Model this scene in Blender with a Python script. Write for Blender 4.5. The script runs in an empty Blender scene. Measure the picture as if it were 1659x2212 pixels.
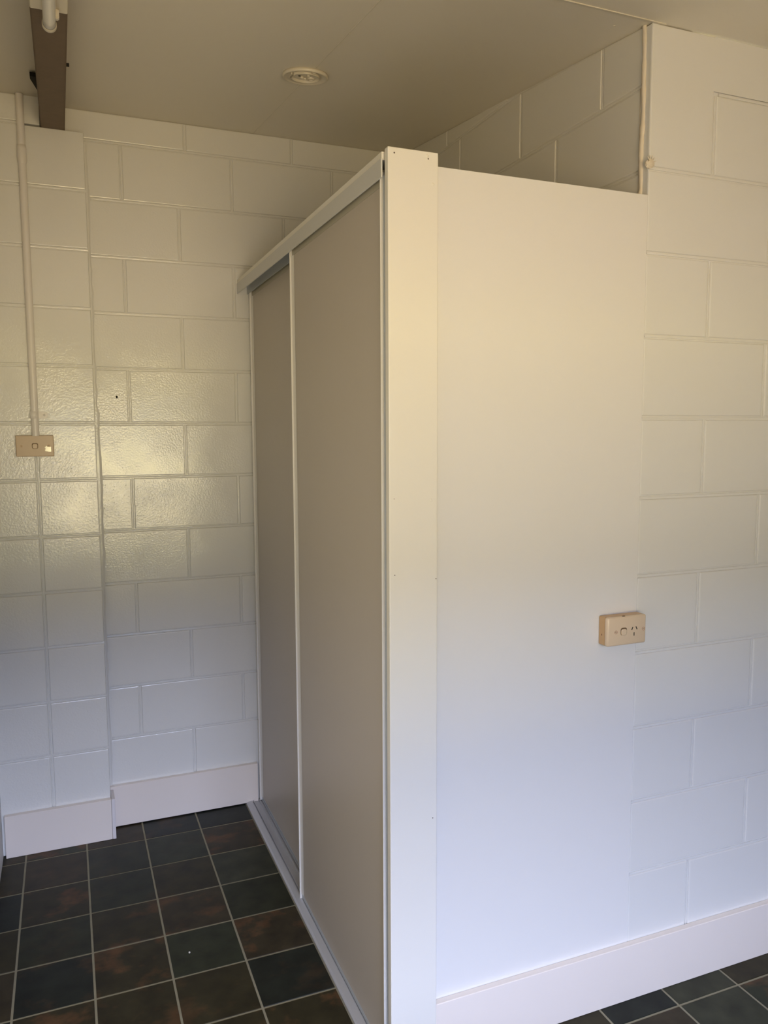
import bpy, bmesh, math, random
from mathutils import Vector, Matrix
random.seed(7)
S = bpy.context.scene
COL = S.collection

# ------------------------------------------------------------------ camera
cam = bpy.data.objects.new('camera', bpy.data.cameras.new('camera'))
COL.objects.link(cam)
cam.data.sensor_fit = 'VERTICAL'
cam.data.sensor_height = 36.0
cam.data.lens = 1700.13 / 2212 * 36.0
cam.data.clip_start = 0.02
_r = Vector((0.9271279, -0.3747159, -0.0046758))
_u = Vector((0.0419993, 0.0915004, 0.9949190))
_f = Vector((0.3723841, 0.9226135, -0.1005704))
m = Matrix.Identity(4)
for i in range(3):
    m[i][0] = _r[i]; m[i][1] = _u[i]; m[i][2] = -_f[i]
m[0][3], m[1][3], m[2][3] = -0.81205, -1.5909, 1.50988
cam.matrix_world = m
S.camera = cam

# ------------------------------------------------------------------ world (what the window looks out on)
# what lies outside, by elevation (sine): sunlit ground, hazy ground near the horizon, dark trees, open sky
BANDS = [(-1.0, (10.3, 7.8, 4.2)), (-0.2, (14.3, 11.5, 7.6)), (-0.08, (13.5, 11.6, 5.6)), (0.0, (0.6, 1.5, 3.2)), (0.09, (0.6, 1.0, 2.0)), (0.2, (16.1, 18.4, 26.5))]
WORLD_GAIN = 1.0
FILL_COL, FILL_W = (1.0, 0.83, 0.50), 3.7
W = bpy.data.worlds.new('World'); S.world = W; W.use_nodes = True
nt = W.node_tree; nt.nodes.clear()
tc = nt.nodes.new('ShaderNodeTexCoord'); sx = nt.nodes.new('ShaderNodeSeparateXYZ')
nt.links.new(tc.outputs['Generated'], sx.inputs[0])
prev = None
for i, (z0, colr) in enumerate(BANDS):
    if prev is None:
        rgb = nt.nodes.new('ShaderNodeRGB'); rgb.outputs[0].default_value = (*colr, 1); prev = rgb.outputs[0]; continue
    mr = nt.nodes.new('ShaderNodeMapRange'); mr.inputs['From Min'].default_value = z0 - 0.015; mr.inputs['From Max'].default_value = z0 + 0.015
    mx = nt.nodes.new('ShaderNodeMix'); mx.data_type = 'RGBA'; mx.inputs['B'].default_value = (*colr, 1)
    nt.links.new(sx.outputs['Z'], mr.inputs['Value']); nt.links.new(mr.outputs['Result'], mx.inputs['Factor'])
    nt.links.new(prev, mx.inputs['A']); prev = mx.outputs['Result']
bg = nt.nodes.new('ShaderNodeBackground'); wo = nt.nodes.new('ShaderNodeOutputWorld')
bg.inputs['Strength'].default_value = WORLD_GAIN
nt.links.new(prev, bg.inputs['Color']); nt.links.new(bg.outputs[0], wo.inputs[0])

# window opening in the rear wall
WX0, WX1, WZ0, WZ1, RY = -1.00, 0.25, 0.70, 1.78, -2.5
DY0, DY1, DZ0, DZ1 = -0.70, 0.50, 0.0, 2.02       # doorway in the left wall, beside the camera
pl = bpy.data.lights.new('window_portal', 'AREA'); pl.shape = 'RECTANGLE'
pl.size = WX1 - WX0; pl.size_y = WZ1 - WZ0; pl.cycles.is_portal = True
po = bpy.data.objects.new('window_portal', pl); COL.objects.link(po)
po.location = ((WX0 + WX1) / 2, RY - 0.02, (WZ0 + WZ1) / 2)
po.rotation_euler = (math.radians(90), 0, 0)
# fill light added in the left doorway to brighten the closet doors
hl = bpy.data.lights.new('door_fill', 'AREA'); hl.shape = 'RECTANGLE'
hl.size = DZ1 - DZ0 - 0.06; hl.size_y = DY1 - DY0 - 0.02; hl.color = FILL_COL; hl.energy = FILL_W
ho = bpy.data.objects.new('door_fill', hl); COL.objects.link(ho)
ho.location = (-1.15, (DY0 + DY1) / 2, (DZ0 + DZ1) / 2 + 0.02)
ho.rotation_euler = (0, math.radians(-90), 0)

S.view_settings.view_transform = 'Standard'; S.view_settings.look = 'None'
S.view_settings.exposure = 0.0; S.view_settings.gamma = 1.0
S.view_settings.use_curve_mapping = False

# ------------------------------------------------------------------ materials
def mat(name, col, rough=0.5, spec=0.5, metal=0.0, bump=None, var=None):
    """bump=(scale, strength, distance[, detail]); var=(scale, amount)"""
    M = bpy.data.materials.new(name); M.use_nodes = True
    n = M.node_tree; b = n.nodes['Principled BSDF']
    b.inputs['Base Color'].default_value = (*col, 1)
    b.inputs['Roughness'].default_value = rough
    b.inputs['Specular IOR Level'].default_value = spec
    b.inputs['Metallic'].default_value = metal
    t = n.nodes.new('ShaderNodeTexCoord')
    if bump:
        nz = n.nodes.new('ShaderNodeTexNoise'); nz.inputs['Scale'].default_value = bump[0]
        nz.inputs['Detail'].default_value = bump[3] if len(bump) > 3 else 3.0
        bp = n.nodes.new('ShaderNodeBump'); bp.inputs['Strength'].default_value = bump[1]
        bp.inputs['Distance'].default_value = bump[2]
        n.links.new(t.outputs['Object'], nz.inputs['Vector'])
        n.links.new(nz.outputs[0], bp.inputs['Height']); n.links.new(bp.outputs[0], b.inputs['Normal'])
    if var:
        nz = n.nodes.new('ShaderNodeTexNoise'); nz.inputs['Scale'].default_value = var[0]
        nz.inputs['Detail'].default_value = 4
        mxn = n.nodes.new('ShaderNodeMix'); mxn.data_type = 'RGBA'
        mxn.inputs['A'].default_value = tuple(c * (1 - var[1]) for c in col) + (1,)
        mxn.inputs['B'].default_value = tuple(min(1, c * (1 + var[1])) for c in col) + (1,)
        n.links.new(t.outputs['Object'], nz.inputs['Vector'])
        n.links.new(nz.outputs[0], mxn.inputs['Factor']); n.links.new(mxn.outputs['Result'], b.inputs['Base Color'])
    return M

def gloss_block():
    M = mat('block_paint_gloss', (0.84, 0.835, 0.80), 0.14, 0.58, var=(3, 0.02))
    n = M.node_tree; b = n.nodes['Principled BSDF']; L = n.links.new
    t = n.nodes.new('ShaderNodeTexCoord')
    a = n.nodes.new('ShaderNodeTexNoise'); a.inputs['Scale'].default_value = 150; a.inputs['Detail'].default_value = 3
    c = n.nodes.new('ShaderNodeTexNoise'); c.inputs['Scale'].default_value = 6; c.inputs['Detail'].default_value = 2
    v = n.nodes.new('ShaderNodeTexVoronoi'); v.inputs['Scale'].default_value = 75
    for q in (a, c, v): L(t.outputs['Object'], q.inputs['Vector'])
    r = n.nodes.new('ShaderNodeMapRange'); r.inputs['From Min'].default_value = 0.35; r.inputs['From Max'].default_value = 0.65
    r.inputs['To Min'].default_value = 0.25; r.inputs['To Max'].default_value = 1.0; L(c.outputs[0], r.inputs['Value'])
    p = n.nodes.new('ShaderNodeMapRange'); p.inputs['From Min'].default_value = 0.0; p.inputs['From Max'].default_value = 0.16
    p.inputs['To Min'].default_value = -0.7; p.inputs['To Max'].default_value = 0.0; L(v.outputs['Distance'], p.inputs['Value'])
    ad = n.nodes.new('ShaderNodeMath'); ad.operation = 'ADD'; L(a.outputs[0], ad.inputs[0]); L(p.outputs[0], ad.inputs[1])
    m = n.nodes.new('ShaderNodeMath'); m.operation = 'MULTIPLY'; L(ad.outputs[0], m.inputs[0]); L(r.outputs[0], m.inputs[1])
    bp = n.nodes.new('ShaderNodeBump'); bp.inputs['Strength'].default_value = 1.0; bp.inputs['Distance'].default_value = 0.0009
    L(m.outputs[0], bp.inputs['Height']); L(bp.outputs[0], b.inputs['Normal'])
    return M
M_BLOCK = gloss_block()
M_BLOCKF = mat('block_paint_front', (0.80, 0.795, 0.77), 0.45, 0.4, bump=(200, 0.12, 0.001, 3), var=(3, 0.015))
M_ALCOVE = mat('block_paint_alcove', (0.80, 0.78, 0.72), 0.5, 0.3, bump=(200, 0.12, 0.001, 3))
M_CEIL = mat('ceiling_paint', (0.84, 0.79, 0.68), 0.45, 0.35, bump=(40, 0.04, 0.001, 2))
M_PANEL = mat('panel_paint', (0.83, 0.82, 0.80), 0.38, 0.4, bump=(180, 0.04, 0.0006, 2))
M_POST = mat('post_paint', (0.86, 0.84, 0.78), 0.36, 0.45, bump=(150, 0.05, 0.0006, 2))
M_BASE = mat('baseboard_paint', (0.92, 0.84, 0.77), 0.24, 0.5, bump=(60, 0.10, 0.0015, 2))
M_DOOR = mat('door_board', (0.56, 0.51, 0.45), 0.42, 0.4, bump=(500, 0.05, 0.0003, 2))
M_ALU = mat('white_aluminium', (0.66, 0.67, 0.67), 0.35, 0.5)
M_STILE = mat('stile_white', (0.84, 0.82, 0.78), 0.35, 0.5)
M_GREY = mat('grey_channel', (0.50, 0.54, 0.58), 0.35, 0.5, metal=0.2)
M_BEAM = mat('beam_brown', (0.190, 0.135, 0.092), 0.6, 0.25, bump=(120, 0.3, 0.001, 4), var=(25, 0.12))
M_PIPE = mat('conduit_paint', (0.87, 0.83, 0.79), 0.3, 0.5)
M_TAN = mat('aged_plastic', (0.62, 0.44, 0.25), 0.28, 0.5)
M_CREAM = mat('cream_plastic', (0.76, 0.60, 0.42), 0.2, 0.5)
M_TANBOX = mat('tan_box_plastic', (0.62, 0.40, 0.20), 0.35, 0.5)
M_CRSW = mat('switch_plate_plastic', (0.58, 0.43, 0.28), 0.3, 0.5)
M_SCREW = mat('screw_pinkish', (0.52, 0.30, 0.20), 0.4, 0.5)
M_DARK = mat('dark_recess', (0.02, 0.018, 0.015), 0.7, 0.2)
M_LAMP = mat('fitting_cream', (0.72, 0.66, 0.54), 0.3, 0.5)
M_TUBE = mat('tube_glass_white', (0.82, 0.80, 0.76), 0.15, 0.5)
M_TUBEBAND = mat('tube_band_grey', (0.55, 0.54, 0.54), 0.3, 0.5)
M_GROUT = mat('grout', (0.30, 0.28, 0.20), 0.85, 0.2, bump=(300, 0.3, 0.001), var=(30, 0.15))
M_CAULK = mat('caulk_bead', (0.78, 0.70, 0.58), 0.45, 0.4, bump=(60, 0.4, 0.002))
M_WHITE = mat('white_wall_paint', (0.72, 0.73, 0.72), 0.5, 0.35)

def tile_material():
    M = bpy.data.materials.new('slate_tile'); M.use_nodes = True
    n = M.node_tree; b = n.nodes['Principled BSDF']; L = n.links.new
    t = n.nodes.new('ShaderNodeTexCoord')
    at = n.nodes.new('ShaderNodeAttribute'); at.attribute_name = 'tint'
    rs = n.nodes.new('ShaderNodeAttribute'); rs.attribute_name = 'rust'
    nz = n.nodes.new('ShaderNodeTexNoise'); nz.inputs['Scale'].default_value = 9; nz.inputs['Detail'].default_value = 5
    nz.inputs['Roughness'].default_value = 0.6
    mp = n.nodes.new('ShaderNodeMapping'); mp.inputs['Scale'].default_value = (0.8, 1.0, 1)
    L(t.outputs['Object'], mp.inputs[0]); L(mp.outputs[0], nz.inputs['Vector'])
    th = n.nodes.new('ShaderNodeMapRange'); th.inputs['From Min'].default_value = 0.52; th.inputs['From Max'].default_value = 0.64
    L(nz.outputs[0], th.inputs['Value'])
    mu = n.nodes.new('ShaderNodeMath'); mu.operation = 'MULTIPLY'; L(th.outputs[0], mu.inputs[0]); L(rs.outputs['Fac'], mu.inputs[1])
    m1 = n.nodes.new('ShaderNodeMix'); m1.data_type = 'RGBA'
    L(at.outputs['Color'], m1.inputs['A']); m1.inputs['B'].default_value = (0.120, 0.060, 0.026, 1); L(mu.outputs[0], m1.inputs['Factor'])
    n2 = n.nodes.new('ShaderNodeTexNoise'); n2.inputs['Scale'].default_value = 16; n2.inputs['Detail'].default_value = 8
    L(t.outputs['Object'], n2.inputs['Vector'])
    r2 = n.nodes.new('ShaderNodeMapRange'); r2.inputs['From Min'].default_value = 0.3; r2.inputs['From Max'].default_value = 0.7
    r2.inputs['To Min'].default_value = 0.65; r2.inputs['To Max'].default_value = 1.3
    L(n2.outputs[0], r2.inputs['Value'])
    vm = n.nodes.new('ShaderNodeVectorMath'); vm.operation = 'SCALE'; L(m1.outputs['Result'], vm.inputs[0]); L(r2.outputs[0], vm.inputs['Scale'])
    L(vm.outputs[0], b.inputs['Base Color'])
    b.inputs['Roughness'].default_value = 0.45; b.inputs['Specular IOR Level'].default_value = 0.22
    bp = n.nodes.new('ShaderNodeBump'); bp.inputs['Strength'].default_value = 0.35; bp.inputs['Distance'].default_value = 0.002
    L(n2.outputs[0], bp.inputs['Height']); L(bp.outputs[0], b.inputs['Normal'])
    return M
M_TILE = tile_material()

# ------------------------------------------------------------------ helpers
def link(name, bm, M, parent=None, smooth=False, **props):
    bmesh.ops.recalc_face_normals(bm, faces=bm.faces[:])
    me = bpy.data.meshes.new(name); bm.to_mesh(me); bm.free()
    for p in me.polygons: p.use_smooth = smooth
    for mm in (M if isinstance(M, (list, tuple)) else [M]): me.materials.append(mm)
    o = bpy.data.objects.new(name, me); COL.objects.link(o)
    if parent is not None: o.parent = parent
    for k, v in props.items(): o[k] = v
    return o
def struct(name, bm, M, label, parent=None, **k):
    return link(name, bm, M, parent, kind='structure', label=label, category='structure' if False else name.split('_')[0], **k)
def thing(name, loc, label, category, group=None):
    o = bpy.data.objects.new(name, None); COL.objects.link(o); o.location = loc
    o.empty_display_size = 0.05; o['label'] = label; o['category'] = category
    if group: o['group'] = group
    return o
def box(bm, x0, x1, y0, y1, z0, z1, bev=0.0, seg=1, off=(0, 0, 0)):
    vs = [bm.verts.new((x - off[0], y - off[1], z - off[2])) for x in (x0, x1) for y in (y0, y1) for z in (z0, z1)]
    F = [(0, 1, 3, 2), (4, 6, 7, 5), (0, 4, 5, 1), (2, 3, 7, 6), (0, 2, 6, 4), (1, 5, 7, 3)]
    fs = [bm.faces.new([vs[i] for i in f]) for f in F]
    if bev > 0:
        es = set(e for f in fs for e in f.edges)
        bmesh.ops.bevel(bm, geom=list(es), offset=bev, segments=seg, profile=0.5, affect='EDGES')
def boxbm(*a, **k):
    bm = bmesh.new(); box(bm, *a, **k); return bm
def prism(bm, prof, axis, a0, a1, off=(0, 0, 0)):
    """profile: list of 2-D points in the plane normal to the axis"""
    def P(q, a):
        if axis == 'x': v = (a, q[0], q[1])
        elif axis == 'y': v = (q[0], a, q[1])
        else: v = (q[0], q[1], a)
        return tuple(v[i] - off[i] for i in range(3))
    A = [bm.verts.new(P(q, a0)) for q in prof]; B = [bm.verts.new(P(q, a1)) for q in prof]
    n = len(prof)
    bm.faces.new(A); bm.faces.new(B[::-1])
    for i in range(n): bm.faces.new((A[i], A[(i + 1) % n], B[(i + 1) % n], B[i]))
def tube(bm, p0, p1, r, seg=24, r1=None):
    p0, p1 = Vector(p0), Vector(p1); d = p1 - p0
    mt = Matrix.Translation((p0 + p1) / 2) @ d.to_track_quat('Z', 'Y').to_matrix().to_4x4()
    bmesh.ops.create_cone(bm, cap_ends=True, segments=seg, radius1=r, radius2=r if r1 is None else r1, depth=d.length, matrix=mt)
def lathe(bm, prof, M=Matrix.Identity(4), seg=48):
    """prof: (r, z) pairs"""
    rings = []
    for r, z in prof:
        if r < 1e-6: rings.append([bm.verts.new(M @ Vector((0, 0, z)))])
        else: rings.append([bm.verts.new(M @ Vector((r * math.cos(2 * math.pi * i / seg), r * math.sin(2 * math.pi * i / seg), z))) for i in range(seg)])
    for a, b in zip(rings, rings[1:]):
        for i in range(seg):
            j = (i + 1) % seg
            if len(a) == 1 and len(b) == 1: continue
            if len(a) == 1: bm.faces.new((a[0], b[i], b[j]))
            elif len(b) == 1: bm.faces.new((a[i], a[j], b[0]))
            else: bm.faces.new((a[i], a[j], b[j], b[i]))

# ------------------------------------------------------------------ the setting
YB, YP = 1.500, 1.416            # back wall, thicker left part
CX = 0.525                       # right hand side wall of the alcove
ZF, ZBK = 0.3433, 0.3474         # first bed joint of front / back wall
def ceil(y): return 2.477 + 0.1135 * y
J = 0.0050                       # half joint
DG = 0.0052                      # joint depth in the glossy walls

def blocks(bm, T, quads, depth=0.0032):
    """quads in wall coordinates (u,v); T(u,v,d) -> xyz, d towards the room"""
    for q in quads:
        cu = sum(p[0] for p in q) / 4; cv = sum(p[1] for p in q) / 4
        loops = []
        for ins, d in ((0.0, -depth), (0.0006, -depth * 0.45), (0.0016, -0.0005), (0.0034, 0.0)):
            lp = []
            for (u, v) in q:
                uu = u + math.copysign(ins, cu - u); vv = v + math.copysign(ins, cv - v)
                lp.append(bm.verts.new(T(uu, vv, d)))
            loops.append(lp)
        for a, b in zip(loops, loops[1:]):
            for i in range(4):
                k = (i + 1) % 4
                bm.faces.new((a[i], a[k], b[k], b[i]))
        bm.faces.new(loops[-1])
def bead(bm, T, u0, v0, u1, v1, w=0.0027, depth=0.0055, d=-0.0012):
    """painted mortar strip lying in the joint"""
    if abs(u1 - u0) > abs(v1 - v0): off = (0, 1)
    else: off = (1, 0)
    prof = [(-w, -depth), (-w * 0.75, d - 0.0004), (0, d), (w * 0.75, d - 0.0004), (w, -depth)]
    A = [bm.verts.new(T(u0 + off[0] * a, v0 + off[1] * a, b)) for a, b in prof]
    B = [bm.verts.new(T(u1 + off[0] * a, v1 + off[1] * a, b)) for a, b in prof]
    for i in range(4): bm.faces.new((A[i], A[i + 1], B[i + 1], B[i]))

def masonry(bm, T, u0, u1, z0, zj, top, perps, ztop, beads=True, dep=0.0032):
    """courses: k=0 from z0 to zj, then every 0.2; perps(k)->list of u; top(u) clips"""
    k = 0; lo = z0
    while lo < ztop - 0.01:
        hi = min(zj + 0.2 * k, ztop + 0.5)
        us = [u0] + sorted(p for p in perps(k) if u0 + 0.012 < p < u1 - 0.012) + [u1]
        quads = []
        for a, b in zip(us, us[1:]):
            ua = a + (J if a != u0 else 0); ub = b - (J if b != u1 else 0)
            l = lo + (J if k > 0 else 0)
            ha, hb = min(hi - J, top(ua)), min(hi - J, top(ub))
            if ha < l + 0.005 and hb < l + 0.005: continue
            if min(ha, hb) < l + 0.004:      # sliver that runs out under the ceiling
                t = (l + 0.004 - ha) / (hb - ha) if hb != ha else 0
                if ha < hb: ua = ua + (ub - ua) * t; ha = l + 0.004
                else: ub = ua + (ub - ua) * t; hb = l + 0.004
            quads.append([(ua, l), (ub, l), (ub, hb), (ua, ha)])
        blocks(bm, T, quads, dep)
        if beads:
            for p in us[1:-1]:
                t = min(hi - J, top(p))
                if t > lo + 0.03: bead(bm, T, p, lo + (J if k else 0), p, t)
            ua = u0 + 0.001
            if hi > top(ua) - 0.004 and hi < top(u1) - 0.004:      # only where the ceiling is higher
                ua = u0 + (u1 - u0) * (hi + 0.004 - top(u0)) / (top(u1) - top(u0))
            if hi < top(u1) - 0.004: bead(bm, T, ua, hi, u1 - 0.001, hi)
        lo = hi; k += 1

# floor: grout bed and slate tiles
TX, TY, TP = -1.00268, 1.34642, 0.20427
bm = bmesh.new(); box(bm, -1.3, 3.1, RY - 0.15, 1.65, -0.12, -0.0012)
fl = struct('floor', bm, M_GROUT, 'dark slate look square floor tiles with pale grout')
bm = bmesh.new()
ct = bm.faces.layers.float_color.new('tint') if hasattr(bm.faces.layers, 'float_color') else None
known = {}
palette = [(0.026, 0.028, 0.015), (0.033, 0.028, 0.013), (0.030, 0.034, 0.019), (0.041, 0.032, 0.017), (0.016, 0.019, 0.014), (0.040, 0.042, 0.025)]
tints = []; rusts = []
fixed = {  # (col,row) : tint index, rust  (col 0 starts at TX, row 0 starts at TY going towards the camera)
    (0, 0): (3, .15), (1, 0): (0, .1), (2, 0): (2, .1), (3, 0): (3, .9), (4, 0): (2, 0), (-1, 0): (1, .2),
    (0, 1): (1, .8), (1, 1): (0, .1), (2, 1): (1, .15), (3, 1): (5, 0), (0, 2): (0, .1), (1, 2): (1, .5), (2, 2): (3, .6), (3, 2): (0, 0),
    (0, 3): (4, .3), (1, 3): (1, .8), (2, 3): (2, 0), (3, 3): (3, 1), (1, 4): (1, .6), (2, 4): (1, .4), (3, 4): (4, .2), (0, 4): (1, .8),
    (3, 5): (1, 1), (2, -1): (4, .2), (3, -1): (4, 0), (1, -1): (3, .1),
    (7, 6): (4, 0), (8, 6): (5, 0), (6, 6): (1, 0), (8, 7): (5, 0), (7, 7): (3, .2), (9, 6): (1, 0), (8, 5): (1, 0)}
for c in range(-1, 20):
    for r in range(-2, 25):
        x0 = TX + c * TP; y1 = TY - r * TP
        a0, a1 = max(x0 + 0.0026, -1.2), min(x0 + TP - 0.0026, 3.0)
        b0, b1 = max(y1 - TP + 0.0026, RY), min(y1 - 0.0026, 1.5)
        if a1 - a0 < 0.01 or b1 - b0 < 0.01: continue
        n0 = len(bm.faces)
        z = random.uniform(-0.0003, 0.0003)
        lo = [bm.verts.new(p + (-0.0016,)) for p in ((a0, b0), (a1, b0), (a1, b1), (a0, b1))]
        hi = [bm.verts.new((p[0], p[1], z)) for p in ((a0 + .0015, b0 + .0015), (a1 - .0015, b0 + .0015), (a1 - .0015, b1 - .0015), (a0 + .0015, b1 - .0015))]
        bm.faces.new(hi)
        for i in range(4): bm.faces.new((lo[i], lo[(i + 1) % 4], hi[(i + 1) % 4], hi[i]))
        ti, ru = fixed.get((c, r), (random.randrange(6), random.choice([0, 0, .1, .3, .8])))
        tints += [palette[ti]] * 5; rusts += [ru] * 5
me = bpy.data.meshes.new('floor_tiles'); bm.to_mesh(me); bm.free(); me.materials.append(M_TILE)
A = me.attributes.new('tint', 'FLOAT_COLOR', 'FACE'); B = me.attributes.new('rust', 'FLOAT', 'FACE')
for i, (t, ru) in enumerate(zip(tints, rusts)):
    A.data[i].color = (*t, 1); B.data[i].value = ru
o = bpy.data.objects.new('floor_tiles', me); COL.objects.link(o); o.parent = fl

# ceiling: raking sheet ceiling, two boards meeting over the closet, a joint above the front wall
bm = bmesh.new()
prism(bm, [(RY - 0.15, ceil(RY - 0.15)), (1.65, ceil(1.65)), (1.65, ceil(1.65) + 0.12), (RY - 0.15, ceil(RY - 0.15) + 0.12)], 'x', -1.3, 3.1)
ce = struct('ceiling', bm, M_CEIL, 'flat painted sloping sheet ceiling')
bm = bmesh.new()
for (x0, x1, y0, y1) in ((-0.0975, -0.0950, 0.0, 1.5),):
    prism(bm, [(y0, ceil(y0) - 0.0009), (y1, ceil(y1) - 0.0009), (y1, ceil(y1) + 0.002), (y0, ceil(y0) + 0.002)], 'x', x0, x1)
prism(bm, [(-0.006, ceil(-0.006) - 0.0022), (0.001, ceil(0.001) - 0.0022), (0.001, ceil(0) + 0.002), (-0.006, ceil(-0.006) + 0.002)], 'x', -0.7, 0.56)
link('ceiling_joint_strip', bm, mat('joint_strip_paint', (0.74, 0.69, 0.58), 0.35, 0.5), ce)
bm = bmesh.new(); lathe(bm, [(0.0, -0.0015), (0.0025, -0.0012), (0.0035, 0.001)], Matrix.Translation((-0.094, 0.409, ceil(0.409))), 12)
lathe(bm, [(0.0, -0.0015), (0.0025, -0.0012), (0.0035, 0.001)], Matrix.Translation((0.46, 0.06, ceil(0.06))), 12)
link('nail_head', bm, M_LAMP, ce)

# back wall (recessed bay between the pier and the alcove side wall)
Tb = lambda u, v, d: (u, YB - d, v)
bm = bmesh.new(); box(bm, -0.95, CX + 0.15, YB + DG, YB + 0.14, 0, ceil(YB) + 0.002)
def pb(k):
    if k == 12: return [-0.354, 0.053, 0.46]
    return [-0.583 + 0.4 * i for i in range(-1, 4)] if k % 2 else [-0.383 + 0.4 * i for i in range(-1, 4)]
masonry(bm, Tb, -0.80, CX, 0.0, ZBK, lambda u: ceil(YB) - 0.001, pb, ceil(YB) - 0.001, dep=DG)
wb = struct('wall_back', bm, M_BLOCK, 'glossy painted concrete block wall at the far end')
bm = bmesh.new(); lathe(bm, [(0, -0.0012), (0.0028, -0.0008), (0.0036, 0.0004)], Matrix.Translation((-0.627, YB - 0.0004, 1.645)) @ Matrix.Rotation(math.radians(-90), 4, 'X') @ Matrix.Diagonal((1, 1.5, 1, 1)), 10)
link('paint_chip', bm, M_DARK, wb, label='small dark chip in the glossy paint')

# pier on the left, half block courses, stops under the beam
Tp = lambda u, v, d: (u, YP - d, v)
PX = -0.904
bm = bmesh.new(); box(bm, PX - 0.01, -0.709, YP + DG, YB + 0.02, 0, 2.5405)
masonry(bm, Tp, PX + J, -0.708, 0.0, ZBK, lambda u: 2.5425, lambda k: [], 2.5425, beads=False, dep=DG)
for k in range(11): bead(bm, Tp, PX + J, ZBK + 0.2 * k, -0.709, ZBK + 0.2 * k)
# lumpy mortar fillet between pier and bay wall
n = 60; prev = None
for i in range(n + 1):
    z = 0.16 + (2.53 - 0.16) * i / n
    wv = 0.004 + 0.006 * abs(math.sin(i * 1.7) * math.sin(i * .37)) + (0.006 if 1.0 < z < 1.6 else 0)
    ring = [bm.verts.new((-0.7095, YB - 0.0045, z)), bm.verts.new((-0.7095 + 0.006 + wv * .5, YB - 0.0035, z)), bm.verts.new((-0.7085 + wv + 0.008, YB + 0.0005, z)), bm.verts.new((-0.7095, YB + 0.004, z))]
    if prev:
        for q in range(3): bm.faces.new((prev[q], prev[q + 1], ring[q + 1], ring[q]))
    prev = ring
struct('trim_1', bm, M_BLOCK, 'narrow glossy block pier that carries the brown beam')
bm = bmesh.new(); box(bm, -1.12, PX - 0.0101, YP + DG, YB + 0.14, 0, ceil(YP) + 0.004)
masonry(bm, Tp, -1.095, PX - J, 0.0, ZBK, lambda u: ceil(YP) - 0.001, lambda k: [], ceil(YP) - 0.001, beads=False, dep=DG)
for k in range(12): bead(bm, Tp, -1.09, ZBK + 0.2 * k, PX - J, ZBK + 0.2 * k)
bead(bm, Tp, PX, 0.0, PX, 2.54)
box(bm, PX - 0.006, -0.846, YP + 0.0005, YB + 0.02, 2.5475, ceil(YP) + 0.003)
struct('wall_rear_left', bm, M_BLOCK, 'painted block wall left of the pier behind the conduit')

# alcove side wall
Ts = lambda u, v, d: (CX - d, u, v)
bm = bmesh.new()
prism(bm, [(0.026, 0), (YB, 0), (YB, ceil(YB) + .002), (0.026, ceil(0.026) + .002)], 'x', CX + 0.0032, CX + 0.14)
masonry(bm, Ts, 0.03, YB, 0.0, ZF, lambda u: ceil(u) - 0.001, lambda k: ([1.09] if k == 12 else ([0.19, 0.587, 0.987, 1.387] if k % 2 == 1 else [0.394, 0.79, 1.19])), ceil(YB))
struct('wall_alcove_side', bm, M_ALCOVE, 'painted block side wall seen above the closet')

# front wall right of the partition panel
Tf = lambda u, v, d: (u, -d, v)
bm = bmesh.new(); box(bm, CX, 3.0, 0.0042, 0.026, 0, ceil(0) - 0.002)
zf = lambda k: ZF + 0.2 * (k - 1)
def pf(k):
    if k >= 11: return []
    return [0.725 + 0.4 * i for i in range(7)] if k % 2 == 0 else [0.925 + 0.4 * i for i in range(6)]
k = 0; lo = 0.0
while lo < ceil(0) - 0.01:
    hi = ZF + 0.2 * k
    us = [CX] + pf(k) + [3.0]
    merged_top = k in (10, 11)
    t = min(hi - J, ceil(0) - 0.001)
    q = []
    for a, b in zip(us, us[1:]):
        ua = a + (J if a != CX else 0); ub = b - (J if b != 3.0 else 0)
        first = a == CX
        tt = ceil(0) - 0.001 if (k == 10 and first) else t
        ll = lo if (k == 11 or k == 0) else lo + J
        if k == 11:
            continue
        q.append([(ua, ll), (ub, ll), (ub, tt), (ua, tt)])
    if k == 11:
        q = [[(0.716, lo + J), (3.0, lo + J), (3.0, t), (0.716, t)]]
        for qq in q:
            f = bm.faces.new([bm.verts.new(Tf(u, v, 0.0001)) for u, v in qq])
            bm.faces.new([bm.verts.new(Tf(qq[0][0], qq[0][1], 0)), bm.verts.new(Tf(qq[1][0], qq[1][1], 0)), bm.verts.new(Tf(qq[1][0], qq[1][1], -.0032)), bm.verts.new(Tf(qq[0][0], qq[0][1], -.0032))])
    else:
        blocks(bm, Tf, q, 0.0042)
    for p in us[1:-1]: bead(bm, Tf, p, lo + (J if k else 0), p, t, d=-0.0009)
    if k < 10: bead(bm, Tf, CX + 0.001, hi, 2.99, hi, d=-0.0008)
    elif k == 10: bead(bm, Tf, 0.735, hi, 2.99, hi, w=0.004, d=-0.0006)
    lo = hi; k += 1
struct('wall_front', bm, M_BLOCKF, 'pale satin painted concrete block wall at the right')

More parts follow.
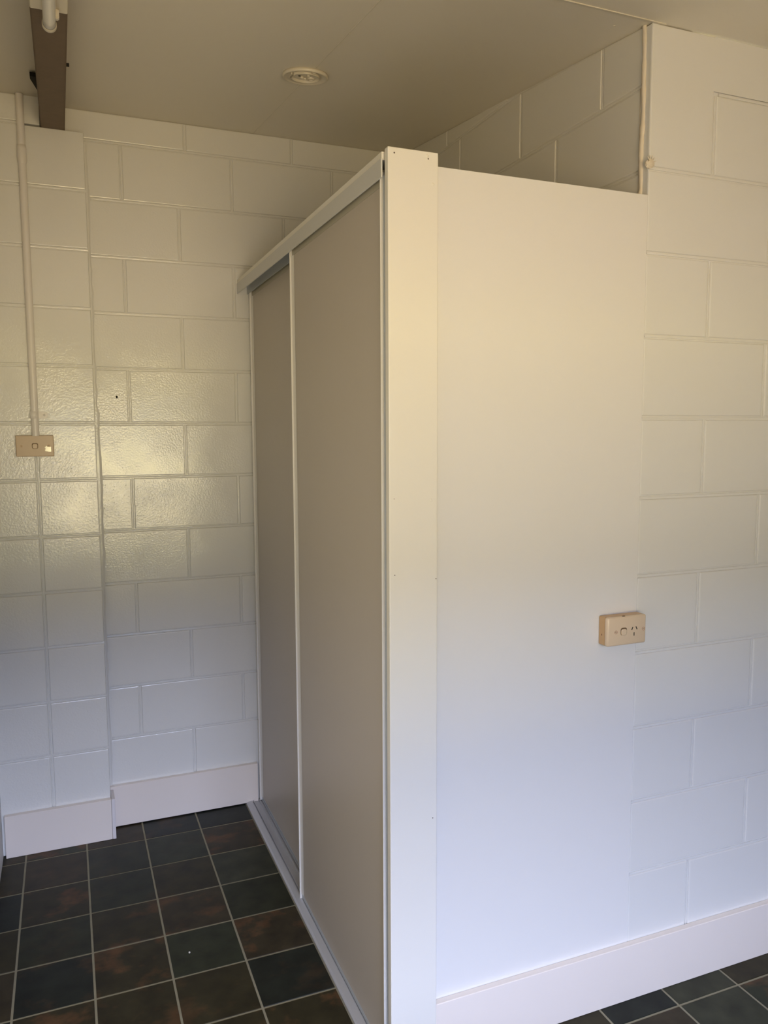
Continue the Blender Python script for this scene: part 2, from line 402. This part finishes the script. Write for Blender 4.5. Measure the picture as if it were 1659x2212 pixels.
# rough caulk bead and plaster blob in the slot beside the front wall
bm = bmesh.new(); n = 70; prev = None
for i in range(n + 1):
    z = 2.075 + (ceil(0.026) - 2.075) * i / n
    rr = 0.0050 + 0.0008 * math.sin(i * 0.9) * math.sin(i * 0.31) + (0.0012 if abs(z - 2.24) < 0.012 else 0)
    cx = CX - 0.001 + 0.0012 * math.sin(i * 0.23); cy = 0.0265 + 0.0015 * math.sin(i * .11)
    if z < 2.10: cx -= (2.10 - z) * 0.1; cy += (2.10 - z) * 0.25
    ring = [bm.verts.new((cx + rr * math.cos(a), cy + 1.25 * rr * math.sin(a), z)) for a in [j * math.pi / 5 for j in range(10)]]
    if prev:
        for q in range(10): bm.faces.new((prev[q], prev[(q + 1) % 10], ring[(q + 1) % 10], ring[q]))
    prev = ring
tube(bm, (CX - 0.0003, 0.0375, 2.09), (CX - 0.0003, 0.0375, 2.34), 0.0013, 8)
t2 = struct('trim_2', bm, M_CAULK, 'lumpy painted caulk bead running up the slot beside the block wall', smooth=True)
bm = bmesh.new()
bmesh.ops.create_icosphere(bm, subdivisions=3, radius=1, matrix=Matrix.Translation((CX + 0.001, -0.001, 2.152)) @ Matrix.Diagonal((0.013, 0.007, 0.010, 1)))
for v in bm.verts:
    d = v.co - Vector((CX + 0.001, -0.001, 2.152)); s = 1 + 0.35 * math.sin(d.x * 900 + d.z * 700) * math.sin(d.z * 1300)
    v.co = Vector((CX + 0.001, -0.001, 2.152)) + d * s
for k in range(5):
    a = math.radians(20 + 28 * k); tube(bm, (CX + 0.003, -0.004, 2.154), (CX + 0.003 + 0.016 * math.cos(a), -0.003, 2.154 + 0.018 * math.sin(a)), 0.0022, 8, 0.0006)
link('plaster_blob', bm, M_CAULK, t2, label='small rough blob of painted filler')

# rest of the room behind the camera
bm = bmesh.new()
prism(bm, [(RY, 0), (DY0, 0), (DY0, ceil(DY0)), (RY, ceil(RY))], 'x', -1.17, -1.078)
prism(bm, [(DY1, 0), (YP, 0), (YP, ceil(YP)), (DY1, ceil(DY1))], 'x', -1.17, -1.078)
prism(bm, [(DY0, DZ1), (DY1, DZ1), (DY1, ceil(DY1)), (DY0, ceil(DY0))], 'x', -1.17, -1.078)
box(bm, -1.22, -1.17, RY, YP, 0, ceil(RY))
struct('wall_left', bm, M_WHITE, 'smooth white painted wall at the left edge')
bm = bmesh.new()
prism(bm, [(RY, 0), (0.026, 0), (0.026, ceil(0.026)), (RY, ceil(RY))], 'x', 3.0, 3.12)
struct('wall_right', bm, M_WHITE, 'white painted wall')
bm = bmesh.new()
zt = ceil(RY)
box(bm, -1.22, WX0, RY - 0.12, RY, 0, zt); box(bm, WX1, 3.12, RY - 0.12, RY, 0, zt)
box(bm, WX0, WX1, RY - 0.12, RY, 0, WZ0); box(bm, WX0, WX1, RY - 0.12, RY, WZ1, zt)
struct('wall_rear', bm, M_WHITE, 'white painted wall with the window')
bm = bmesh.new(); prism(bm, [(-1.25, 0), (-1.15, 0), (-1.15, ceil(-1.15)), (-1.25, ceil(-1.25))], 'x', 0.72, 3.0)  # unseen wall added to block window light from the front wall's right side
struct('wall_occluder', bm, M_WHITE, 'white wall added out of view to shade the right of the block wall')
bm = bmesh.new()
for (a, b, c, d) in ((WX0, WX1, WZ0, WZ0 + .035), (WX0, WX1, WZ1 - .035, WZ1), (WX0, WX0 + .035, WZ0, WZ1), (WX1 - .035, WX1, WZ0, WZ1), (-0.34, -0.31, WZ0, WZ1)):
    box(bm, a, b, RY - 0.09, RY - 0.05, c, d)
struct('window_1', bm, M_STILE, 'white framed window')

# baseboards
bm = boxbm(-0.049, 2.99, -0.018, 0.0, 0.0, 0.155, bev=0.0015)
struct('baseboard_front', bm, M_BASE, 'tall white painted board along the foot of the panel and block wall')
bm = boxbm(-0.7065, -0.134, YB - 0.020, YB - 0.0002, 0.004, 0.165, bev=0.0015)
bx = struct('baseboard_back', bm, M_BASE, 'tall glossy white board along the foot of the far wall')
bm = bmesh.new(); box(bm, -1.068, -0.7075, YP - 0.021, YP - 0.0002, 0.0, 0.155, bev=0.0012)
b2 = struct('baseboard_left', bm, M_BASE, 'tall glossy white board along the foot of the pier')
link('baseboard_return', boxbm(-0.7068, -0.6945, YP - 0.0215, YB - 0.0202, 0.0, 0.155, bev=0.001), mat('base_return_paint', (0.84, 0.80, 0.80), 0.35, 0.4), b2)
link('joint_ridge', boxbm(-0.7915, -0.790, YP - 0.0218, YP - 0.0208, 0.004, 0.150), M_BASE, b2)

# ------------------------------------------------------------------ roof beam
bm = bmesh.new()
zb = lambda y: 2.5415 + 0.1135 * (y - 1.416)
BX0, BX1 = -0.843, -0.767
prism(bm, [(RY + 0.01, zb(RY)), (1.490, zb(1.49)), (1.490, ceil(1.49) - 0.0005), (RY + 0.01, ceil(RY) - 0.0005)], 'x', BX0, BX1, off=(-0.805, 0, 2.38))
es = [e for e in bm.edges if abs(e.verts[0].co.x - e.verts[1].co.x) < 1e-6 and abs(e.verts[0].co.y - e.verts[1].co.y) > 1 and e.verts[0].co.z < ceil(e.verts[0].co.y) - 2.38 - 0.02]
bmesh.ops.bevel(bm, geom=es, offset=0.003, segments=2, affect='EDGES')
beam = thing('ceiling_beam', (-0.805, 0, 2.38), 'dark brown timber beam running under the ceiling at top left', 'beam')
link('timber', bm, M_BEAM, beam)
yb_ = 0.745; zz = zb(yb_) + 0.013
bm = bmesh.new(); tube(bm, (-0.842, yb_, zz), (-0.7595, yb_, zz), 0.0045, 12)
for v in bm.verts: v.co -= Vector((-0.805, 0, 2.38))
link('bolt', bm, M_DARK, beam, label='black bolt through the beam')
bm = bmesh.new()
tri = [(-0.8435, 1.135), (-0.8640, 1.130), (-0.8640, 1.160), (-0.8435, 1.295)]
zc = ceil(0.85) - 0.016
A_ = [bm.verts.new((x + 0.805, y, zc + 0.1135 * (y - 0.85) - 2.38)) for x, y in tri]
B_ = [bm.verts.new((x + 0.805, y, zc + 0.012 + 0.1135 * (y - 0.85) - 2.38)) for x, y in tri]
bm.faces.new(A_); bm.faces.new(B_[::-1])
for i in range(4): bm.faces.new((A_[i], A_[(i + 1) % 4], B_[(i + 1) % 4], B_[i]))
link('bracket', bm, M_DARK, beam, label='small black metal bracket on the left face')

# fluorescent batten light under the beam
by = 0.318; bl = thing('batten_light', (-0.805, by, zb(by)), 'cream fluorescent batten light fixed along the underside of the brown beam', 'light')
R_ = Matrix.Rotation(math.atan(0.1135), 4, 'X')     # local -Y runs down the beam towards the camera
bl.rotation_euler = (math.atan(0.1135), 0, 0)
def tilt(bm): pass
bm = bmesh.new(); box(bm, -0.0375, 0.0375, -1.25, 0.0, -0.012, -0.0005, bev=0.002); tilt(bm)
link('body', bm, M_LAMP, bl)
for ya in (-0.022, -1.236):
    bm = bmesh.new(); box(bm, -0.006, 0.020, ya, ya + 0.018, -0.030, -0.010, bev=0.003); tilt(bm); link('lamp_holder', bm, M_LAMP, bl)
ty1 = 0.020
bm = bmesh.new()
RT = Matrix.Rotation(math.radians(-90), 4, 'X')
lathe(bm, [(0.0128, -1.20), (0.0128, ty1 - 0.030)], Matrix.Translation((0.0, 0, -0.032)) @ RT, 32); tilt(bm)
tb = link('tube', bm, M_TUBE, bl, smooth=True)
bm = bmesh.new(); lathe(bm, [(0.0131, ty1 - 0.032), (0.0131, ty1 - 0.012)], Matrix.Translation((0.0, 0, -0.032)) @ RT, 32); tilt(bm)
link('end_band', bm, M_TUBEBAND, tb, smooth=True, label='translucent grey band near the tube end')
bm = bmesh.new(); lathe(bm, [(0.0135, ty1 - 0.012), (0.0150, ty1 - 0.009), (0.0150, ty1 + 0.002), (0.011, ty1 + 0.009), (0, ty1 + 0.011)], Matrix.Translation((0.0, 0, -0.032)) @ RT, 32); tilt(bm)
link('end_cap', bm, M_LAMP, tb, smooth=True, label='rounded cream end cap')

# round fitting on the ceiling
LC = (-0.1065, 0.763)
rl = thing('ceiling_light', (LC[0], LC[1], ceil(LC[1])), 'round white ceiling fitting with open ring and no bulb', 'light')
rl.rotation_euler = (math.atan(0.1135), 0, 0)
RC = Matrix.Identity(4)
bm = bmesh.new(); lathe(bm, [(0.0, 0.0), (0.0665, 0.0), (0.0675, -0.004), (0.0665, -0.0085), (0.0645, -0.0100), (0.0620, -0.0095), (0.0560, -0.0050), (0.0450, -0.0038), (0.0, -0.0036)], RC, 64)
link('flange', bm, M_LAMP, rl, smooth=True)
bm = bmesh.new()
prof = [(0.0425, -0.003), (0.0430, -0.0095), (0.0418, -0.0108), (0.0402, -0.0100), (0.0390, -0.003)]
seg = 60; prev = None
for i in range(seg + 1):
    a = math.radians(200 + 320 * i / seg)      # ring left open towards the catch
    ring = [bm.verts.new(RC @ Vector((r * math.cos(a), r * math.sin(a), z))) for r, z in prof]
    if prev:
        for q in range(4): bm.faces.new((prev[q], prev[q + 1], ring[q + 1], ring[q]))
    prev = ring
link('inner_ring', bm, M_LAMP, rl, smooth=True)
bm = bmesh.new(); box(bm, -0.0395, -0.0365, -0.016, 0.014, -0.0120, -0.003)
bmesh.ops.transform(bm, matrix=RC, verts=bm.verts); link('catch', bm, M_LAMP, rl)
bm = bmesh.new(); box(bm, -0.0465, -0.0435, -0.016, 0.014, -0.0100, -0.003)
bmesh.ops.transform(bm, matrix=RC, verts=bm.verts); link('catch', bm, M_LAMP, rl)
bm = bmesh.new(); box(bm, 0.006, 0.016, -0.050, -0.045, -0.009, -0.0032)
bmesh.ops.transform(bm, matrix=RC, verts=bm.verts); link('clip', bm, M_LAMP, rl)
for (x, y, r, h) in ((0.020, 0.010, 0.0105, 0.0045), (-0.007, 0.012, 0.0055, 0.004), (0.004, 0.020, 0.0055, 0.0035), (0.006, -0.012, 0.005, 0.004)):
    bm = bmesh.new(); lathe(bm, [(r, -0.003), (r, -0.0036 - h), (r * .85, -0.0044 - h), (r * 0.7, -0.0036 - h), (r * 0.6, -0.0052), (0, -0.0050)], RC @ Matrix.Translation((x, y, 0)), 24)
    link('terminal_post', bm, M_LAMP, rl, smooth=True)
for (x, y, r) in ((-0.016, 0.006, .0045), (0.003, -0.026, .004)):
    bm = bmesh.new(); tube(bm, (x, y, -0.003), (x, y, -0.0039), r, 16)
    bmesh.ops.transform(bm, matrix=RC, verts=bm.verts); link('screw_hole', bm, M_DARK, rl)

# ------------------------------------------------------------------ conduit, switch
CXP = -0.9065; CY = YP - 0.0135
cd = thing('conduit_pipe', (CXP, CY, 1.505), 'painted round conduit pipe dropping down the block wall to the switch', 'pipe')
bm = bmesh.new(); lathe(bm, [(0.0122, -0.002), (0.0122, 0.4), (0.0122, 0.8), (0.0122, ceil(CY) - 1.507)], Matrix.Translation((0.002, 0, 0)), 32)
link('pipe', bm, M_PIPE, cd, smooth=True)
bm = bmesh.new(); lathe(bm, [(0.0122, 0.905), (0.0148, 0.915), (0.0148, 0.955), (0.0138, 0.965), (0.0122, 0.966)], Matrix.Translation((0.002, 0, 0)), 32)
link('coupling', bm, M_PIPE, cd, smooth=True)
bm = bmesh.new(); lathe(bm, [(0.0123, 0.058), (0.0138, 0.059), (0.0138, 0.082), (0.0123, 0.083)], Matrix.Identity(4), 32)
sd = link('saddle_clip', bm, M_PIPE, cd, smooth=True)
bm = bmesh.new(); box(bm, 0.010, 0.034, 0.0095, 0.0128, 0.059, 0.082)
lathe(bm, [(0, 0.0), (0.0115, 0.0), (0.0115, 0.0033)], Matrix.Translation((0.034, 0.0092, 0.0705)) @ Matrix.Rotation(math.radians(-90), 4, 'X'), 24)
link('saddle_lug', bm, M_PIPE, sd)
bm = bmesh.new(); lathe(bm, [(0, -0.003), (0.003, -0.0028), (0.0042, 0)], Matrix.Translation((0.032, 0.0091, 0.0705)) @ Matrix.Rotation(math.radians(-90), 4, 'X'), 16)
link('screw', bm, M_PIPE, sd, smooth=True)

def plate(bm, w, h, y0, y1, bev, taper=0.0):
    """wall plate; front face at y0 (towards -Y)"""
    f = [(-w / 2, -h / 2), (w / 2, -h / 2), (w / 2, h / 2), (-w / 2, h / 2)]
    box(bm, -w / 2, w / 2, y0, y1, -h / 2, h / 2, bev=bev, seg=3)
SWX, SWZ = -0.908, 1.4690
sw = thing('light_switch', (SWX, YP, SWZ), 'aged beige wall switch plate with one rocker on the left block wall', 'switch')
bm = bmesh.new(); plate(bm, 0.116, 0.068, -0.010, -0.0002, 0.001); link('mounting_block', bm, M_TANBOX, sw)
bm = bmesh.new(); plate(bm, 0.121, 0.073, -0.019, -0.0098, 0.0025); link('face_plate', bm, M_CRSW, sw)
def ring_round(bm, w, h, r, y, n=6):
    pts = []
    for (sx_, sz_, a0) in ((1, 1, 0), (-1, 1, 90), (-1, -1, 180), (1, -1, 270)):
        for i in range(n + 1):
            a = math.radians(a0 + 90 * i / n); pts.append(((w / 2 - r) * sx_ + r * math.cos(a), y, (h / 2 - r) * sz_ + r * math.sin(a)))
    return [bm.verts.new(p) for p in pts]
def rocker(parent, x, z, y, M, s=0.017):
    bm = bmesh.new(); a = ring_round(bm, s + .003, s + .003, .006, y - .0001); bm.faces.new(a)
    link('rocker_gap', bm, mat('gap_brown', (0.16, 0.10, 0.05), 0.6), parent, ).location = (x, 0, z)
    bm = bmesh.new(); loops = [ring_round(bm, s, s, .0055, y), ring_round(bm, s, s, .0055, y - .0016), ring_round(bm, s - .003, s - .003, .0045, y - .0026)]
    for p, q in zip(loops, loops[1:]):
        n = len(p)
        for i in range(n): bm.faces.new((p[i], p[(i + 1) % n], q[(i + 1) % n], q[i]))
    bm.faces.new(loops[-1])
    o = link('rocker', bm, M, parent); o.location = (x, 0, z); o.rotation_euler = (math.radians(2.5), 0, 0)
def plate_screw(parent, x, z, y, M, r=0.0042):
    bm = bmesh.new()
    MT = Matrix.Translation((x, y, z)) @ Matrix.Rotation(math.radians(-90), 4, 'X')
    lathe(bm, [(r, 0.0004), (r, -0.0006), (r * .72, -0.0004), (r * .68, 0.0001), (0, 0.0001)], MT, 24)
    sc = link('screw', bm, M, parent)
    link('screw_slot', boxbm(x - .0022, x + .0022, y - .0001, y + .0004, z - .00035, z + .00035), M_DARK, sc)
rocker(sw, 0.0, 0.0, -0.019, M_CRSW)
plate_screw(sw, -0.0435, 0, -0.0190, M_TANBOX); plate_screw(sw, 0.0435, 0.001, -0.0190, M_TANBOX)
bm = bmesh.new()  # window glare on the plate, painted as a flat pale shape
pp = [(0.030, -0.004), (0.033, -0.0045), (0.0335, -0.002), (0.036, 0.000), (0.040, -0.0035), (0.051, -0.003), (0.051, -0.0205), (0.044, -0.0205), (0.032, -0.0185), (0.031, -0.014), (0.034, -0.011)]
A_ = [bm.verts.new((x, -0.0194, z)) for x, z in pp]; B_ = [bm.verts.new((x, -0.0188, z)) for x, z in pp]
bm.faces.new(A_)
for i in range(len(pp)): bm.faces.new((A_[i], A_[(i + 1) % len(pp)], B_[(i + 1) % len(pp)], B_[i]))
link('glare_patch', bm, mat('pale_patch', (0.97, 0.90, 0.74), 0.08, 0.8), sw, label='pale ragged patch of painted window glare beside the right screw')

# power outlet on the panel
OX, OZ = 0.4665, 1.0160
pw = thing('power_outlet', (OX, 0, OZ), 'cream surface mounted power outlet with switch on the white panel', 'power outlet')
bm = bmesh.new(); plate(bm, 0.117, 0.072, -0.024, -0.0002, 0.003); mb = link('mounting_block', bm, M_TANBOX, pw, label='tan mounting block')
bm = bmesh.new(); plate(bm, 0.119, 0.0735, -0.037, -0.0225, 0.0055); link('face_plate', bm, M_CREAM, pw, smooth=True)
link('knockout_slot', boxbm(-0.012, -0.004, -0.0335, -0.029, 0.0362, 0.0370), M_DARK, pw)
link('knockout_slot', boxbm(-0.0590, -0.0583, -0.014, -0.0115, -0.012, -0.008), mat('slot_brown', (0.25, 0.13, 0.06), 0.6), mb)
rocker(pw, -0.0105, -0.001, -0.037, M_CREAM, 0.0165)
plate_screw(pw, -0.0340, -0.001, -0.0370, M_SCREW, 0.0045); plate_screw(pw, 0.0500, 0.0005, -0.0370, M_SCREW, 0.0045)
for (x, z, a) in ((0.0155, 0.0040, -28), (0.0285, 0.0045, 28), (0.0215, -0.0105, 0)):
    bm = boxbm(-0.0012, 0.0012, -0.0003, 0.0008, -0.0042, 0.0042)
    o = link('pin_slot', bm, M_DARK, pw); o.location = (x, -0.0370, z); o.rotation_euler = (0, math.radians(-a), 0)

# ------------------------------------------------------------------ the closet
cl = thing('sliding_door_closet', (0, 0, 0), 'tall white built-in closet with two beige sliding doors and open top', 'closet')
link('side_panel', boxbm(-0.06, CX - 0.0005, 0.0, 0.0175, 0.0, 2.080, bev=0.0006), M_PANEL, cl)
po_ = link('corner_post', boxbm(-0.1655, -0.0490, -0.0195, -0.0002, 0.0, 2.1010, bev=0.0022, seg=2), M_POST, cl)
for (x, z, r) in ((-0.151, 2.089, 0.0017), (-0.073, 2.086, 0.0016), (-0.053, 1.183, 0.0012), (-0.153, 1.198, 0.0012), (-0.060, 0.623, 0.0014), (-0.154, 1.366, .0008)):
    bm = bmesh.new(); tube(bm, (x, -0.0197, z), (x, -0.0190, z), r, 12); link('nail_hole', bm, mat('hole_dark', (0.10, 0.07, 0.05), 0.7), po_)
for (x, z) in ((-0.062, 2.035), (-0.066, 1.360), (-0.075, 2.092)):
    bm = bmesh.new(); lathe(bm, [(0, -0.0011), (0.0025, -0.0007), (0.0045, 0.0002)], Matrix.Translation((x, -0.0195, z)) @ Matrix.Rotation(math.radians(-90), 4, 'X'), 16)
    link('filler_dimple', bm, M_POST, po_, smooth=True)
# wall channel behind the post
bm = bmesh.new()
prism(bm, [(-0.1635, 0.0), (-0.100, 0.0), (-0.100, 0.018), (-0.130, 0.018), (-0.1620, 0.018), (-0.1620, 0.0125), (-0.1600, 0.0115), (-0.1600, 0.0075), (-0.1635, 0.0065)], 'z', 0.012, 2.052)
link('jamb_channel', bm, M_GREY, cl, label='grey aluminium channel behind the post')
# head
hd = link('head_rail', boxbm(-0.170, -0.060, 0.004, YB - 0.001, 2.080, 2.0965), M_POST, cl)
hd['label'] = 'white head board'
link('fascia', boxbm(-0.1725, -0.1690, 0.0015, YB - 0.001, 2.0440, 2.0825, bev=0.0006), M_ALU, hd)
link('track_divider', boxbm(-0.1335, -0.1310, 0.018, YB - 0.001, 2.0440, 2.080), M_GREY, hd)
link('track_divider', boxbm(-0.0930, -0.0905, 0.018, YB - 0.001, 2.0440, 2.080), M_GREY, hd)
# floor track
bm = bmesh.new()
prof = [(-0.1855, 0.0), (-0.1850, 0.0035), (-0.1800, 0.0085), (-0.1640, 0.0110), (-0.1615, 0.0110), (-0.1612, 0.0045), (-0.1575, 0.0045),
        (-0.1572, 0.0125), (-0.1548, 0.0125), (-0.1545, 0.0045), (-0.1330, 0.0045), (-0.1328, 0.0135), (-0.1300, 0.0135), (-0.1298, 0.0045),
        (-0.1230, 0.0045), (-0.1228, 0.0125), (-0.1205, 0.0125), (-0.1202, 0.0045), (-0.096, 0.0045), (-0.0955, 0.0125), (-0.086, 0.0125), (-0.086, 0.0)]
prism(bm, prof, 'y', 0.001, YB - 0.0205)
link('floor_track', bm, mat('track_aluminium', (0.56, 0.57, 0.60), 0.32, 0.5, metal=0.25), cl, label='grey aluminium floor track')
def sliding_door(x, y0, y1, flange):
    d = bpy.data.objects.new('sliding_door', None); COL.objects.link(d); d.parent = cl
    link('door_panel', boxbm(x, x + 0.009, y0 + 0.012, y1 - 0.004, 0.026, 2.034), M_DOOR, d)
    link('bottom_rail', boxbm(x - 0.001, x + 0.012, y0 + 0.001, y1 - 0.0035, 0.0125, 0.026, bev=0.0005), M_GREY, d)
    link('top_rail', boxbm(x - 0.0010, x + 0.012, y0 + 0.004, y1 - 0.004, 2.0345, 2.066, bev=0.0005), mat('top_rail_board', (0.50, 0.47, 0.38), 0.4), d)
    for (ya, yb2, yl) in ((y0, y0 + 0.003, y0 + 0.010), (y1 - 0.003, y1, None)):
        bm = bmesh.new()
        box(bm, x - flange, x + 0.014, ya, yb2, 0.010, 2.060, bev=0.0005)
        if yl: box(bm, x - 0.0012, x + 0.0125, yb2 - .0005, yl + .001, 0.0265, 2.034)
        else:
            # soft concave grip on the camera side of the far stile
            n = 6; A2 = []; B2 = []
            for i in range(n + 1):
                t = i / n; yy = ya - 0.022 * t; xx = x - 0.0035 * (1 - t) ** 2.2 - 0.0004
                A2.append(bm.verts.new((xx, yy, 0.0265))); B2.append(bm.verts.new((xx, yy, 2.034)))
            for i in range(n): bm.faces.new((A2[i], A2[i + 1], B2[i + 1], B2[i]))
        link('stile', bm, M_STILE, d, label='white edge strip')
    return d
d1 = sliding_door(-0.1600, 0.0185, 0.750, 0.0080); d1['label'] = 'nearer beige sliding door'
d2 = sliding_door(-0.1200, 0.700, 1.477, 0.0100); d2['label'] = 'farther beige sliding door'

# crumb on the tiles
bm = bmesh.new(); bmesh.ops.create_icosphere(bm, subdivisions=1, radius=1, matrix=Matrix.Diagonal((0.0030, 0.0042, 0.0012, 1)))
for v in bm.verts: v.co *= random.uniform(.8, 1.2)
o = link('paint_flake', bm, M_STILE, None, label='tiny white paint flake lying on a dark floor tile', category='flake')
FLX, FLY = -0.537, 0.626
o.location = (FLX, FLY, 0.0012)
